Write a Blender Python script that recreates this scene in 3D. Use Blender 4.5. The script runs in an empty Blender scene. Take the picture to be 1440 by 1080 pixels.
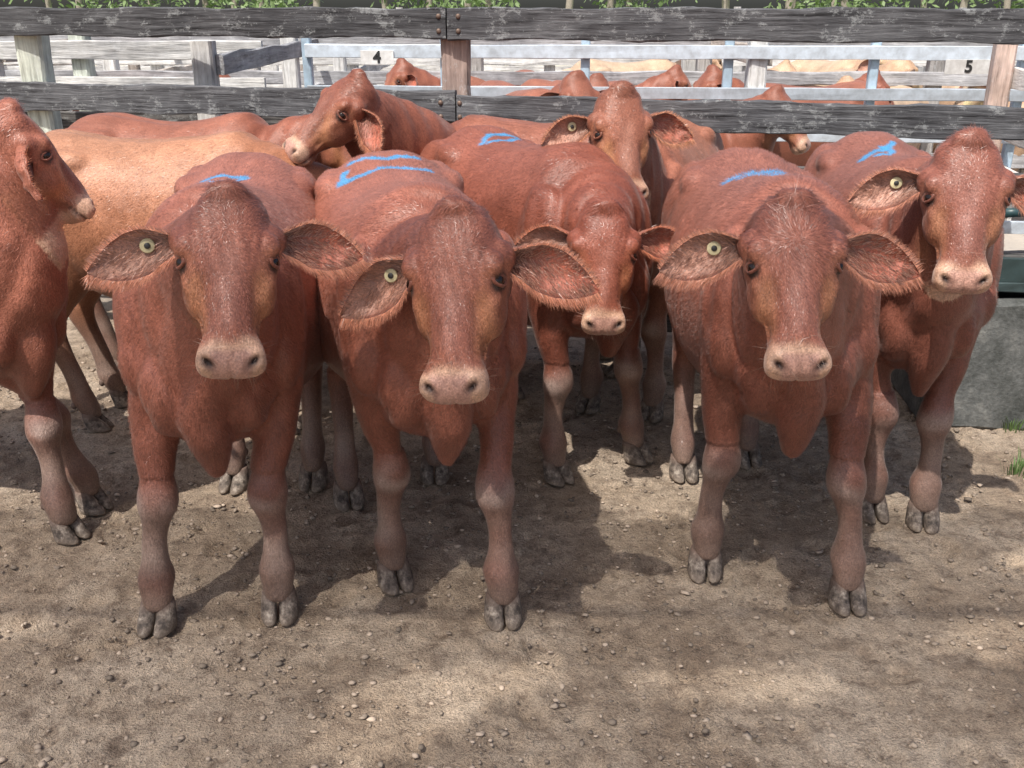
import bpy, math, random
import numpy as np
from mathutils import Vector, Matrix
random.seed(3)
rng=np.random.default_rng(7)
scene=bpy.context.scene
col_root=scene.collection
def A3(*a): return np.array(a,dtype=float)
def nrm(v):
    v=np.asarray(v,dtype=float); return v/np.linalg.norm(v)
def sst(a,b,x):
    t=np.clip((x-a)/(b-a),0,1); return t*t*(3-2*t)
def wob(P,f,seed=0):
    r=np.random.default_rng(seed); out=np.zeros(len(P))
    for k in range(7):
        d=r.normal(size=3); d/=np.linalg.norm(d); ff=f*(0.6+1.3*r.random())
        out+=np.sin(P@d*ff+r.random()*6.28+1.3*np.sin(P@np.roll(d,1)*ff*0.7+k))
    return out/4.0
# ------------------------------------------------------------ materials
def newmat(name):
    m=bpy.data.materials.new(name); m.use_nodes=True
    nt=m.node_tree; b=nt.nodes['Principled BSDF']; return m,nt,b
def N(nt,t,**k):
    n=nt.nodes.new(t)
    for a,v in k.items(): setattr(n,a,v)
    return n
def mathn(nt,op,a,b=None):
    n=N(nt,'ShaderNodeMath',operation=op)
    for i,x in enumerate((a,b)):
        if x is None: continue
        if hasattr(x,'is_linked'): nt.links.new(x,n.inputs[i])
        else: n.inputs[i].default_value=x
    return n.outputs[0]
def ramp(nt,fac,stops):
    r=N(nt,'ShaderNodeValToRGB'); e=r.color_ramp.elements
    while len(e)<len(stops): e.new(0.5)
    for i,(p,c) in enumerate(stops):
        e[i].position=p; e[i].color=(*c,1) if len(c)==3 else c
    nt.links.new(fac,r.inputs[0]); return r.outputs[0]
def mix(nt,fac,a,b,bt='MIX'):
    n=N(nt,'ShaderNodeMix',data_type='RGBA',blend_type=bt)
    for s,x in ((n.inputs[0],fac),(n.inputs[6],a),(n.inputs[7],b)):
        if hasattr(x,'is_linked'): nt.links.new(x,s)
        elif isinstance(x,(int,float)): s.default_value=x
        else: s.default_value=(*x,1)
    return n.outputs[2]
def noise(nt,vec,scale,detail=4,rough=.6):
    n=N(nt,'ShaderNodeTexNoise'); n.inputs['Scale'].default_value=scale
    n.inputs['Detail'].default_value=detail; n.inputs['Roughness'].default_value=rough
    if vec is not None: nt.links.new(vec,n.inputs['Vector'])
    return n.outputs[0]
def bump(nt,h,b,strength=.5,dist=.01):
    n=N(nt,'ShaderNodeBump'); n.inputs['Strength'].default_value=strength; n.inputs['Distance'].default_value=dist
    nt.links.new(h,n.inputs['Height']); nt.links.new(n.outputs[0],b.inputs['Normal'])
def attr(nt,name):
    n=N(nt,'ShaderNodeAttribute'); n.attribute_name=name; return n
def coat_mat():
    m,nt,b=newmat('cattle_coat'); c=attr(nt,'Col').outputs['Color']
    tc=N(nt,'ShaderNodeTexCoord').outputs['Object']
    n1=noise(nt,tc,9,4); n2=noise(nt,tc,190,2)
    v=ramp(nt,n1,[(.3,(.78,.74,.72)),(.7,(1.18,1.18,1.18))])
    v2=ramp(nt,n2,[(.3,(.66,.64,.64)),(.7,(1.22,1.22,1.22))])
    cc=mix(nt,1.0,c,v,'MULTIPLY'); cc=mix(nt,1.0,cc,v2,'MULTIPLY')
    nt.links.new(cc,b.inputs['Base Color']); b.inputs['Roughness'].default_value=.5
    b.inputs['Sheen Weight'].default_value=.18; b.inputs['Sheen Roughness'].default_value=.35
    b.inputs['Sheen Tint'].default_value=(1,.88,.84,1)
    b.inputs['Specular IOR Level'].default_value=.5
    bump(nt,n2,b,.5,.004)
    return m
def hair_mat():
    m,nt,b=newmat('coat_hair'); c=attr(nt,'Col').outputs['Color']
    nt.links.new(c,b.inputs['Base Color']); b.inputs['Roughness'].default_value=.36
    b.inputs['Specular IOR Level'].default_value=.75
    return m
def simple(name,colr,rough=.6,metal=0,bumps=None):
    m,nt,b=newmat(name); tc=N(nt,'ShaderNodeTexCoord').outputs['Object']
    n=noise(nt,tc,25,4)
    cc=mix(nt,1.0,colr,ramp(nt,n,[(.3,(.7,.7,.7)),(.7,(1.15,1.15,1.15))]),'MULTIPLY')
    nt.links.new(cc,b.inputs['Base Color']); b.inputs['Roughness'].default_value=rough; b.inputs['Metallic'].default_value=metal
    if bumps: bump(nt,n,b,bumps,.01)
    return m
M_coat=coat_mat(); M_hair=hair_mat()
M_eye=simple('eye_wet',(.012,.006,.004),.06)
M_tag=simple('tag_plastic',(.62,.55,.33),.5); M_tagd=simple('tag_centre',(.03,.03,.03),.5)
def hoof_mat():
    m,nt,b=newmat('hoof_horn'); tc=N(nt,'ShaderNodeTexCoord').outputs['Object']
    n=noise(nt,tc,38,5,.7); s=N(nt,'ShaderNodeSeparateXYZ'); nt.links.new(tc,s.inputs[0])
    c=ramp(nt,n,[(.38,(.055,.043,.036)),(.52,(.17,.135,.11)),(.68,(.42,.36,.30))])
    mud=ramp(nt,s.outputs[2],[(.0,(1,1,1)),(.03,(0,0,0))])
    c=mix(nt,mathn(nt,'MULTIPLY',mud,.55),c,(.28,.215,.16))
    c=mix(nt,ramp(nt,s.outputs[2],[(.055,(0,0,0)),(.085,(1,1,1))]),c,(.17,.115,.09))
    nt.links.new(c,b.inputs['Base Color'])
    b.inputs['Roughness'].default_value=.75; bump(nt,n,b,.8,.012); return m
M_hoof=hoof_mat()
def timber_mat(name,stops,lich,lichc,sc=60):
    m,nt,b=newmat(name); v=attr(nt,'bc').outputs['Vector']; c=attr(nt,'Col').outputs['Color']
    mp=N(nt,'ShaderNodeMapping'); mp.inputs['Scale'].default_value=(3.0,sc,sc); nt.links.new(v,mp.inputs[0])
    g=noise(nt,mp.outputs[0],1.0,5,.75)
    mp2=N(nt,'ShaderNodeMapping'); mp2.inputs['Scale'].default_value=(9,14,14); nt.links.new(v,mp2.inputs[0])
    l=noise(nt,mp2.outputs[0],1.0,6,.85); big=noise(nt,v,2.2,4,.7)
    col=ramp(nt,g,stops)
    col=mix(nt,1.0,col,ramp(nt,big,[(.3,(.55,.55,.57)),(.7,(1.4,1.38,1.35))]),'MULTIPLY')
    col=mix(nt,1.0,col,c,'MULTIPLY')
    sp=ramp(nt,l,[(.55,(0,0,0)),(.61,(1,1,1))])
    col=mix(nt,mathn(nt,'MULTIPLY',sp,lich),col,lichc)
    nt.links.new(col,b.inputs['Base Color']); b.inputs['Roughness'].default_value=.85
    bump(nt,g,b,.8,.01); return m
M_timber=timber_mat('weathered_timber',[(.34,(.10,.095,.10)),(.46,(.55,.54,.55)),(.60,(1.0,1.0,1.0)),(.8,(1.8,1.8,1.8))],.42,(.44,.46,.46))
M_pale=timber_mat('pale_glare_timber',[(.32,(.40,.39,.38)),(.44,(.75,.74,.73)),(.60,(1.0,1.0,1.0)),(.8,(1.2,1.2,1.2))],.25,(.75,.77,.78),40)  # whitish timber, ramp raised further to carry the blown-out background light
def steel_mat():
    m,nt,b=newmat('painted_steel'); c=attr(nt,'Col').outputs['Color']; tc=N(nt,'ShaderNodeTexCoord').outputs['Object']
    n=noise(nt,tc,14,4)
    col=mix(nt,1.0,c,ramp(nt,n,[(.3,(.7,.68,.66)),(.7,(1.1,1.1,1.1))]),'MULTIPLY')
    nt.links.new(col,b.inputs['Base Color']); b.inputs['Roughness'].default_value=.45; b.inputs['Metallic'].default_value=.1
    return m
M_steel=steel_mat()
def ground_mat():
    m,nt,b=newmat('trampled_dirt'); g=N(nt,'ShaderNodeNewGeometry').outputs['Position']
    a=noise(nt,g,1.5,6,.7); c=noise(nt,g,16,5,.75); f=noise(nt,g,150,3,.75); k=noise(nt,g,5,5,.8)
    col=ramp(nt,a,[(.34,(.31,.23,.163)),(.48,(.45,.35,.257)),(.64,(.62,.505,.39))])
    col=mix(nt,ramp(nt,k,[(.52,(0,0,0)),(.62,(.6,.6,.6))]),col,(.25,.182,.13))
    col=mix(nt,1.0,col,ramp(nt,c,[(.3,(.46,.42,.40)),(.48,(.95,.95,.95)),(.72,(1.25,1.23,1.2))]),'MULTIPLY')
    col=mix(nt,1.0,col,ramp(nt,f,[(.3,(.60,.58,.57)),(.5,(1,1,1)),(.7,(1.38,1.36,1.34))]),'MULTIPLY')
    sep=N(nt,'ShaderNodeSeparateXYZ'); nt.links.new(g,sep.inputs[0])
    glare=ramp(nt,mathn(nt,'MULTIPLY',sep.outputs[1],1/20.),[(.29,(0,0,0)),(.38,(1,1,1))])
    col=mix(nt,mathn(nt,'MULTIPLY',glare,.75),col,(.78,.73,.66))  # ground beyond the fence whitened: overexposed sunlight put into its colour
    far=ramp(nt,mathn(nt,'MULTIPLY',sep.outputs[1],1/60.),[(.55,(0,0,0)),(.66,(1,1,1))])
    grass=ramp(nt,noise(nt,g,.4,4),[(.3,(.20,.28,.10)),(.7,(.34,.42,.20))])
    col=mix(nt,far,col,grass)
    nt.links.new(col,b.inputs['Base Color']); b.inputs['Roughness'].default_value=.92
    h=mathn(nt,'ADD',mathn(nt,'MULTIPLY',c,2.0),f)
    bump(nt,h,b,1.0,.016); return m
M_ground=ground_mat()
def concrete_mat():
    m,nt,b=newmat('stained_concrete'); tc=N(nt,'ShaderNodeTexCoord').outputs['Object']
    n=noise(nt,tc,5,5,.7); f=noise(nt,tc,60,4)
    col=ramp(nt,n,[(.3,(.05,.055,.05)),(.5,(.13,.135,.13)),(.7,(.26,.26,.24))])
    col=mix(nt,1.0,col,ramp(nt,f,[(.3,(.7,.7,.7)),(.7,(1.15,1.15,1.15))]),'MULTIPLY')
    nt.links.new(col,b.inputs['Base Color']); b.inputs['Roughness'].default_value=.9; bump(nt,f,b,.5,.01); return m
M_conc=concrete_mat()
# ------------------------------------------------------------ mesh helpers
def fast_mesh(name,V,F):
    me=bpy.data.meshes.new(name); V=np.asarray(V,dtype=np.float32); F=np.asarray(F,dtype=np.int32)
    k=F.shape[1]
    me.vertices.add(len(V)); me.vertices.foreach_set('co',V.ravel())
    me.loops.add(F.size); me.loops.foreach_set('vertex_index',F.ravel())
    me.polygons.add(len(F)); me.polygons.foreach_set('loop_start',np.arange(len(F),dtype=np.int32)*k)
    me.update(calc_edges=True); return me
def set_attr(me,name,typ,data):
    a=me.attributes.new(name,typ,'POINT'); d=np.asarray(data,dtype=np.float32)
    if typ=='FLOAT_COLOR':
        d=np.concatenate([d,np.ones((len(d),1),dtype=np.float32)],1); a.data.foreach_set('color',d.ravel())
    elif typ=='FLOAT_VECTOR': a.data.foreach_set('vector',d.ravel())
def add_obj(name,me,mat,parent=None,smooth=True):
    ob=bpy.data.objects.new(name,me); col_root.objects.link(ob)
    if mat is not None:
        for mm in (mat if isinstance(mat,(list,tuple)) else [mat]): me.materials.append(mm)
    if smooth: me.polygons.foreach_set('use_smooth',np.ones(len(me.polygons),dtype=bool))
    if parent is not None: ob.parent=parent
    return ob
def empty(name,loc=(0,0,0)):
    e=bpy.data.objects.new(name,None); e.location=loc; e.empty_display_size=.2; col_root.objects.link(e); return e
class Acc:
    def __init__(s): s.V=[];s.F=[];s.n=0
    def add(s,V,F):
        V=np.asarray(V); s.V.append(V); s.F+= [tuple(i+s.n for i in f) for f in F]; s.n+=len(V)
    def arr(s): return np.concatenate(s.V)
def loft(acc,secs,n=28):
    V=[];F=[]; m=len(secs)
    th=np.arange(n)/n*2*math.pi; c=np.cos(th); s=np.sin(th)
    for (cen,S,U,w,hu,hd,e) in secs:
        x=w*np.sign(c)*np.abs(c)**(2/e); hh=np.where(s>0,hu,hd); y=hh*np.sign(s)*np.abs(s)**(2/e)
        V.append(cen+x[:,None]*S+y[:,None]*U)
    for i in range(m-1):
        for j in range(n):
            k=(j+1)%n; F.append((i*n+j,i*n+k,(i+1)*n+k,(i+1)*n+j))
    V.append(np.array([secs[0][0],secs[-1][0]])); a=m*n
    for j in range(n):
        k=(j+1)%n; F.append((a,k,j)); F.append((a+1,(m-1)*n+j,(m-1)*n+k))
    acc.add(np.concatenate(V),F)
def cr(arr,sub=5):
    a=np.asarray(arr,dtype=float); p=np.concatenate([[2*a[0]-a[1]],a,[2*a[-1]-a[-2]]]); out=[]
    for i in range(1,len(p)-2):
        for k in range(sub):
            t=k/sub; p0,p1,p2,p3=p[i-1],p[i],p[i+1],p[i+2]
            out.append(.5*((2*p1)+(-p0+p2)*t+(2*p0-5*p1+4*p2-p3)*t*t+(-p0+3*p1-3*p2+p3)*t**3))
    out.append(a[-1]); return np.array(out)
def blob(acc,c,r,X=A3(1,0,0),Y=A3(0,1,0),Z=A3(0,0,1),n=16):
    secs=[]
    for i in range(1,12):
        t=math.pi*i/12; z=-math.cos(t); q=math.sin(t)
        secs.append((c+Z*(z*r[2]),X,Y,r[0]*q,r[1]*q,r[1]*q,2))
    loft(acc,secs,n)
def smooth_mesh(V,E,w,it):
    n=len(V); i=E[:,0]; j=E[:,1]; deg=np.bincount(i,minlength=n)+np.bincount(j,minlength=n); deg=np.maximum(deg,1)
    for _ in range(it):
        for lam in (.6,-.35):
            S=np.stack([np.bincount(i,V[j,k],minlength=n)+np.bincount(j,V[i,k],minlength=n) for k in range(3)],1)/deg[:,None]
            V=V+(S-V)*lam*w[:,None]
    return V
def tri_hairs(P,D,Nn,L,Wd,colr,jit=.2):
    side=np.cross(D,Nn); side/= (np.linalg.norm(side,axis=1)[:,None]+1e-9)
    V=np.empty((len(P),3,3)); V[:,0]=P-side*(Wd/2)[:,None]; V[:,1]=P+side*(Wd/2)[:,None]; V[:,2]=P+D*L[:,None]
    F=np.arange(len(P)*3).reshape(-1,3)
    nj=Nn+side*rng.normal(0,jit,len(P))[:,None]+D*rng.normal(0,jit*.6,len(P))[:,None]
    nj/=np.linalg.norm(nj,axis=1)[:,None]
    return V.reshape(-1,3),F,np.repeat(nj,3,0),np.repeat(colr,3,0)
# ------------------------------------------------------------ cow
def make_cow(p):
    name='cow'
    F0=A3(*p['F0'],0); R0=A3(*p['R0'],0); b=nrm(R0-F0); l=A3(b[1],-b[0],0); up=A3(0,0,1)
    sc=p.get('sc',1.0); ls=p.get('ls',.92)*sc; O=F0.copy()
    vox=p.get('vox',.009); coat=A3(*p.get('col',(.34,.11,.065)))
    W=p.get('wide',1.0)
    acc=Acc()
    def B(x,y,z): return F0+l*x*sc+b*y*ls+up*z*sc
    tr=[(-.23,.06,.98,.76),(-.19,.12,1.06,.68),(-.12,.18,1.16,.61),(0,.23,1.26,.575),(.12,.255,1.32,.56),(.30,.285,1.30,.545),(.50,.315,1.275,.53),
        (.70,.31,1.285,.57),(.86,.290,1.315,.63),(.98,.255,1.315,.70),(1.08,.20,1.26,.78),(1.15,.13,1.18,.86),(1.18,.06,1.1,.95)]
    secs=[]
    for y,w,zt,zb in cr(tr,3):
        zc=zb+.47*(zt-zb); secs.append((B(0,y,zc),l,up,w*W*sc,(zt-zc)*sc,(zc-zb)*sc,2.15))
    loft(acc,secs,36)
    for s in (-1,1):
        blob(acc,B(s*.185*W,.04,.94),(.088*sc,.15*sc,.25*sc),l,b,up)
        blob(acc,B(s*.195*W,-.035,.86),(.068*sc,.09*sc,.12*sc),l,b,up)
        blob(acc,B(s*.105*W,-.11,.80),(.088*sc,.12*sc,.15*sc),l,b,up)
        blob(acc,B(s*.165*W,.97,1.00),(.125*sc,.20*sc,.27*sc),l,b,up)
        blob(acc,B(s*.19*W,.84,1.20),(.06*sc,.10*sc,.055*sc),l,b,up)
    poll=A3(*p['poll']); muz=A3(*p['muz']); a=nrm(muz-poll); hs=np.linalg.norm(muz-poll)/.455
    h=nrm(A3(a[0],a[1],0)); Nf=h*abs(a[2])+up*math.hypot(a[0],a[1]); S=np.cross(a,Nf); 
    if S@l<0 : S=-S
    def rot(v,ax,t): return v*math.cos(t)+np.cross(ax,v)*math.sin(t)+ax*(ax@v)*(1-math.cos(t))
    yw=math.radians(p.get('hyaw',0)); Nf=rot(Nf,a,yw); S=rot(S,a,yw)
    rl=math.radians(p.get('roll',0)); a=rot(a,Nf,rl); S=rot(S,Nf,rl)
    hw_=p.get('hw',1.0)
    def H(s,x,n): return poll+(a*s+S*x*hw_+Nf*n)*hs
    hd=[(-.012,-.055,.06,.038),(.0,-.032,.11,.064),(.035,-.010,.155,.089),(.08,.002,.185,.107),(.125,.008,.205,.119),(.165,.008,.212,.127),(.20,.004,.21,.122),(.235,-.002,.195,.107),(.27,-.006,.175,.092),
        (.31,-.009,.150,.080),(.35,-.011,.128,.073),(.385,-.010,.116,.074),(.42,-.013,.108,.084),(.447,-.018,.098,.086),(.468,-.032,.072,.074),(.479,-.055,.03,.045)]
    secs=[]
    for s,f,d,w in cr(hd,3):
        secs.append((H(s,0,f-d*.45),S,Nf,w*hs*hw_,d*.45*hs,d*.55*hs,2.45))
    loft(acc,secs,36)
    for s in (-1,1):
        blob(acc,H(.152,s*.098,-.026),(.032*hs,.024*hs,.034*hs),S,Nf,a)
        blob(acc,H(.245,s*.072,-.10),(.044*hs,.07*hs,.08*hs),S,Nf,a)
        blob(acc,H(.232,s*.096,-.058),(.018*hs,.022*hs,.04*hs),S,Nf,a)
        blob(acc,H(.434,s*.056,-.042),(.031*hs,.032*hs,.034*hs),S,Nf,a)
        blob(acc,H(.125,s*.100,-.080),(.045*hs,.045*hs,.045*hs),S,Nf,a)
        blob(acc,H(.430,s*.044,-.085),(.040*hs,.032*hs,.040*hs),S,Nf,a)
    blob(acc,H(.012,0,-.035),(.058*hs,.045*hs,.035*hs),S,Nf,a)
    blob(acc,H(.30,0,-.018),(.032*hs,.020*hs,.13*hs),S,Nf,a)
    blob(acc,H(.415,0,-.115),(.044*hs,.034*hs,.056*hs),S,Nf,a)
    he=H(.115,0,-.12)
    P0=B(0,.20,1.0); P1=B(0,-.02,1.03); P3=he
    P2=(P1+P3)/2+up*.015*sc
    nk=np.array([[*P0,.23*W*sc,.31*sc,.34*sc],[*P1,.20*W*sc,.24*sc,.34*sc],[*P2,.148*sc,.17*sc,.25*sc],[*(P3*.8+P2*.2),.112*sc,.125*sc,.14*sc],[*P3,.09*sc,.09*sc,.09*sc]])
    nk=cr(nk,5); secs=[]
    for i in range(len(nk)):
        t=nk[min(i+1,len(nk)-1),:3]-nk[max(i-1,0),:3]; t=nrm(t)
        Sx=nrm(np.cross(t,up)); 
        if Sx@l<0: Sx=-Sx
        U=np.cross(Sx,t); U=U if U[2]>0 else -U
        secs.append((nk[i,:3],Sx,U,nk[i,3],nk[i,4],nk[i,5],2.1))
    loft(acc,secs,32)
    thr=H(.22,0,-.19)
    dl=[( *thr,.034,.05),(*(thr*.5+B(0,-.17,.80)*.5),.048,.075),(*B(0,-.205,.76),.070,.09),(*B(0,-.19,.67),.062,.09),(*B(0,-.165,.59),.045,.065),(*B(0,-.15,.525),.024,.035)]
    dl=cr(dl,4); loft(acc,[(r[:3],l,b,r[3]*sc,r[4]*sc,r[4]*sc,2) for r in dl],20)
    feet=[]; fw=-b; lk=p.get('leg',1.18)
    for s,key in ((-1,'fl'),(1,'fr')):
        q=p.get(key); f=A3(*q,0) if q else B(s*.15,.0,0)*A3(1,1,0)
        top=B(s*.165*W,.04,0)
        def LP(t,z,dy=0,dx=0): 
            g=top*(1-t)+f*t; return A3(g[0],g[1],0)+up*z*sc+b*dy*sc+l*dx*s*sc
        kn=-.016*p.get('knee',1)
        pts=[(*LP(.0,.92),.10,.13),(*LP(.1,.77),.090,.110),(*LP(.3,.66,.0),.070,.084),(*LP(.5,.57,-.005),.051,.061),(*LP(.64,.495,-.012,kn*.8),.043,.050),(*LP(.70,.44,-.018,kn),.052,.057),(*LP(.76,.39,-.014,kn),.052,.055),(*LP(.81,.345,-.004,kn*.6),.039,.042),
             (*LP(.87,.28,.0),.033,.038),(*LP(.93,.21,.0),.036,.041),(*LP(.97,.155,.005),.050,.054),(*LP(1,.115,-.004),.044,.045),(*LP(1,.08,-.012),.040,.042),(*LP(1,.055,-.014),.034,.036)]
        pts=cr(pts,3); loft(acc,[(r[:3],l,b,r[3]*sc*(1+(lk-1)*min(1,max(0,(.75-r[2])/.2))),r[4]*sc*(1+(lk-1)*.8*min(1,max(0,(.75-r[2])/.2))),r[4]*sc,2.1) for r in pts],20); feet.append(f)
    for s,key in ((-1,'hl'),(1,'hr')):
        q=p.get(key); f=A3(*q,0) if q else B(s*.15,.95,0)*A3(1,1,0)
        top=B(s*.165*W,.97,0)
        def LP(t,z,dy=0): 
            g=top*(1-t)+f*t; return A3(g[0],g[1],0)+up*z*sc+b*dy*sc
        pts=[(*LP(0,1.0,0),.11,.19),(*LP(.1,.86,-.04),.10,.17),(*LP(.25,.73,-.03),.085,.13),(*LP(.45,.60,.03),.064,.085),(*LP(.65,.50,.085),.052,.062),(*LP(.75,.45,.10),.050,.062),(*LP(.8,.38,.075),.045,.052),
             (*LP(.88,.28,.04),.040,.044),(*LP(.94,.2,.02),.042,.045),(*LP(.98,.145,.01),.052,.053),(*LP(1,.10,-.01),.045,.047),(*LP(1,.06,-.02),.036,.04)]
        pts=cr(pts,3); loft(acc,[(r[:3],l,b,r[3]*sc,r[4]*sc,r[4]*sc,2.1) for r in pts],20); feet.append(f)
    tl=cr([(*B(0,1.12,1.23),.035),(*B(0,1.21,1.18),.03),(*B(0,1.25,1.0),.024),(*B(.02,1.24,.75),.02),(*B(.02,1.23,.55),.022),(*B(.02,1.22,.42),.03),(*B(.02,1.22,.30),.008)],4)
    loft(acc,[(r[:3],l,b,r[3]*sc,r[3]*sc,r[3]*sc,2) for r in tl],12)
    me0=bpy.data.meshes.new('tmp'); me0.from_pydata(acc.arr().tolist(),[],acc.F); me0.update()
    ob0=bpy.data.objects.new('tmp',me0); col_root.objects.link(ob0)
    rm=ob0.modifiers.new('r','REMESH'); rm.mode='VOXEL'; rm.voxel_size=vox; rm.adaptivity=0
    dg=bpy.context.evaluated_depsgraph_get(); me=bpy.data.meshes.new_from_object(ob0.evaluated_get(dg))
    bpy.data.objects.remove(ob0); bpy.data.meshes.remove(me0)
    n=len(me.vertices); V=np.empty(n*3,dtype=np.float32); me.vertices.foreach_get('co',V); V=V.reshape(-1,3).astype(float)
    E=np.empty(len(me.edges)*2,dtype=np.int32); me.edges.foreach_get('vertices',E); E=E.reshape(-1,2)
    def headc(V):
        q=(V-poll)/hs; return q@a,q@S/hw_,q@Nf
    s,x,nn=headc(V)
    hm=sst(.02,.10,s)*(1-sst(.52,.58,s))*(np.abs(x)<.17)*(nn>-.26)
    V=smooth_mesh(V,E,1-.0*hm,max(2,int(round(5*(.009/vox)**2*1.4))))
    wts=1-hm
    V=smooth_mesh(V,E,wts,max(2,int(round(13*(.009/vox)**2))))
    me.vertices.foreach_set('co',V.astype(np.float32).ravel()); me.update()
    NV=np.empty(n*3,dtype=np.float32); me.vertices.foreach_get('normal',NV) ; NV=NV.reshape(-1,3).astype(float)
    s,x,nn=headc(V); ax_=np.abs(x)
    q=(V-F0); by=q@b/ls; bx=q@l/sc; bz=q[:,2]/sc
    neckm=sst(-.34,-.2,by)*(1-sst(.05,.2,by))*sst(.6,.8,bz)*(1-hm)
    V+=NV*(neckm*.0040*np.sin(by*55+4*np.sin(bx*8)+3*bz+2*np.sin(bz*9)))[:,None]
    V+=NV*(.0090*wob(V,9,11)*(bz>.5)*(1-hm))[:,None]
    V+=NV*(.0024*wob(V,26,12)*(1-hm))[:,None]
    grv=np.exp(-((np.abs(bx)-.125+.25*(bz-.9))/.026)**2)*sst(.10,-.02,by)*sst(.60,.72,bz)*(1-sst(1.05,1.15,bz))*(1-hm); V-=NV*(grv*.015)[:,None]
    ribs=sst(.25,.35,by)*(1-sst(.62,.75,by))*sst(.7,.8,bz)*(1-sst(1.1,1.2,bz)); V+=NV*(ribs*.0012*np.sin(by*85+bz*8))[:,None]
    spine=np.exp(-(bx/.03)**2)*sst(.2,.35,by)*sst(1.1,1.2,bz)*(1-sst(.9,1.0,by)); V-=NV*(spine*.008)[:,None]
    V+=NV*(.004*wob(V,75,5)*(1-sst(.03,.075,s))*(s>-.08)*(ax_<.1)*(nn>-.12))[:,None]
    fr=(nn>-.085)
    V-=NV*(.011*np.exp(-((ax_-.064)/.017)**2)*sst(.21,.27,s)*(1-sst(.35,.41,s))*fr*hs)[:,None]
    V-=NV*(.007*np.exp(-((ax_-.095)/.018)**2-((s-.095)/.03)**2)*fr*hs)[:,None]
    V-=NV*(.006*np.exp(-(ax_/.022)**2-((s-.17)/.04)**2)*fr*hs)[:,None]
    V+=NV*(.0020*np.sin(ax_*260+s*60)*np.exp(-((ax_-.075)/.02)**2-((s-.14)/.03)**2)*fr)[:,None]
    V+=NV*(.0014*wob(V,38,31)*hm*(s<.38))[:,None]
    nost=np.zeros(n)
    for sg in (-1,1):
        dx=(x-sg*.056); ds=(s-.445); u=dx*.74+sg*(-ds)*.67; v=ds*.74+sg*dx*.67
        g=np.exp(-((u/.021)**2+(v/.011)**2))*(nn>-.085); nost=np.maximum(nost,g)
    V-=NV*(nost*.021*hs)[:,None]
    V-=NV*(.005*np.exp(-(x/.005)**2)*sst(.43,.45,s)*(s<.52)*(nn>-.1))[:,None]
    mouth=np.exp(-((nn+.086-.25*(s-.44))/.0055)**2)*sst(.36,.40,s)*(s<.53)*(ax_<.12)
    V-=NV*(mouth*.009)[:,None]
    eyes=[H(.190,sg*.1045,-.050) for sg in (-1,1)]
    C=np.tile(coat,(n,1))
    def bl(m,c): 
        nonlocal C
        C=C*(1-m[:,None])+A3(*c)*m[:,None]
    tone=1+.16*wob(V,6,3)+.08*wob(V,30,4); C*=tone[:,None]
    topm=sst(1.05,1.25,bz)*sst(0,.2,by); bl(topm*.45,coat*A3(1.3,1.6,1.8))  # pink-beige highlight of sunlit backs, blended into the coat colour
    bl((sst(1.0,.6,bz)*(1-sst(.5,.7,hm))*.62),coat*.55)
    inh=(s>-.1)*(s<.56)*(ax_<.17)*(nn>-.27)*1.0
    legm=sst(.55,.32,bz)*(1-inh)
    bl(legm*(.66+.24*wob(V,22,8)).clip(0,.92),(.18,.115,.09))
    kn=np.exp(-((bz-.415)/.055)**2)*(by<.3)*(1-inh); bl((kn*(.45+.5*wob(V,30,9))).clip(0,.75),(.38,.29,.25))
    bl(np.exp(-((bz-.24)/.09)**2)*(1-inh)*(.42+.45*wob(V,26,19)).clip(0,.8),(.36,.28,.235))
    bl(sst(.18,.08,bz)*(1-inh)*.7,(.24,.175,.14))
    fm=inh
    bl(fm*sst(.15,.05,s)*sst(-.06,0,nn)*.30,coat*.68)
    bl(fm*np.exp(-(x/.035)**2)*sst(.1,.2,s)*(1-sst(.34,.38,s))*sst(-.05,-.01,nn)*.42,coat*A3(1.25,1.8,2.2))  # pale pinkish sheen along the nasal bridge, painted into the coat
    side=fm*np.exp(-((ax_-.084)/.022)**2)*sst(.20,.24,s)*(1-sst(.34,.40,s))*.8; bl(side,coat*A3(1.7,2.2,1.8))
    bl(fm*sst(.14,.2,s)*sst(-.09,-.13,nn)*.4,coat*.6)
    bl(fm*sst(.34,.40,s)*.35,coat*A3(1.3,1.6,1.6))
    bl(fm*sst(.374,.412,s+.016*wob(V,40,2)-.015*(nn<-.07)),(.62,.39,.27))
    pad=fm*sst(.405,.425,s)*sst(-.085,-.07,nn)*(1-sst(.040,.056,ax_)); bl(pad*.85,(.45,.25,.20))
    bl(fm*sst(.40,.43,s)*(wob(V,120,44)>.55)*.35,(.25,.13,.10))
    for e in eyes:
        d=np.linalg.norm(V-e,axis=1)/hs
        bl(np.exp(-((d-.042)/.013)**2)*.5*inh,coat*A3(1.5,1.75,1.6))
        bl(sst(.033,.024,d),(.05,.025,.018))
    bl((nost*1.6).clip(0,1),(.025,.010,.008)); bl(mouth*.85,(.06,.03,.025))
    bl((by>1.19)*sst(.6,.5,bz)*.7,(.10,.04,.03))
    for st in p.get('marks',[]):
        pl=cr(np.array(st),10); P2=np.stack([bx,by*1.0],1); dmin=np.full(n,9.)
        for i in range(len(pl)-1):
            ab=pl[i+1]-pl[i]; t=np.clip(((P2-pl[i])@ab)/(ab@ab+1e-9),0,1); dd=np.linalg.norm(P2-pl[i]-t[:,None]*ab,axis=1); dmin=np.minimum(dmin,dd)
        mk=sst(.022,.009,dmin+.008*wob(V,90,6))*(bz>1.0)*(NV[:,2]>.2); bl(mk*.9,(.07,.35,.66))
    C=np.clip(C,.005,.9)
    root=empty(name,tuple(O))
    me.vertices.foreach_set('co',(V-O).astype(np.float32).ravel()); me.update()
    set_attr(me,'Col','FLOAT_COLOR',C); me.materials.clear()
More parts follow.
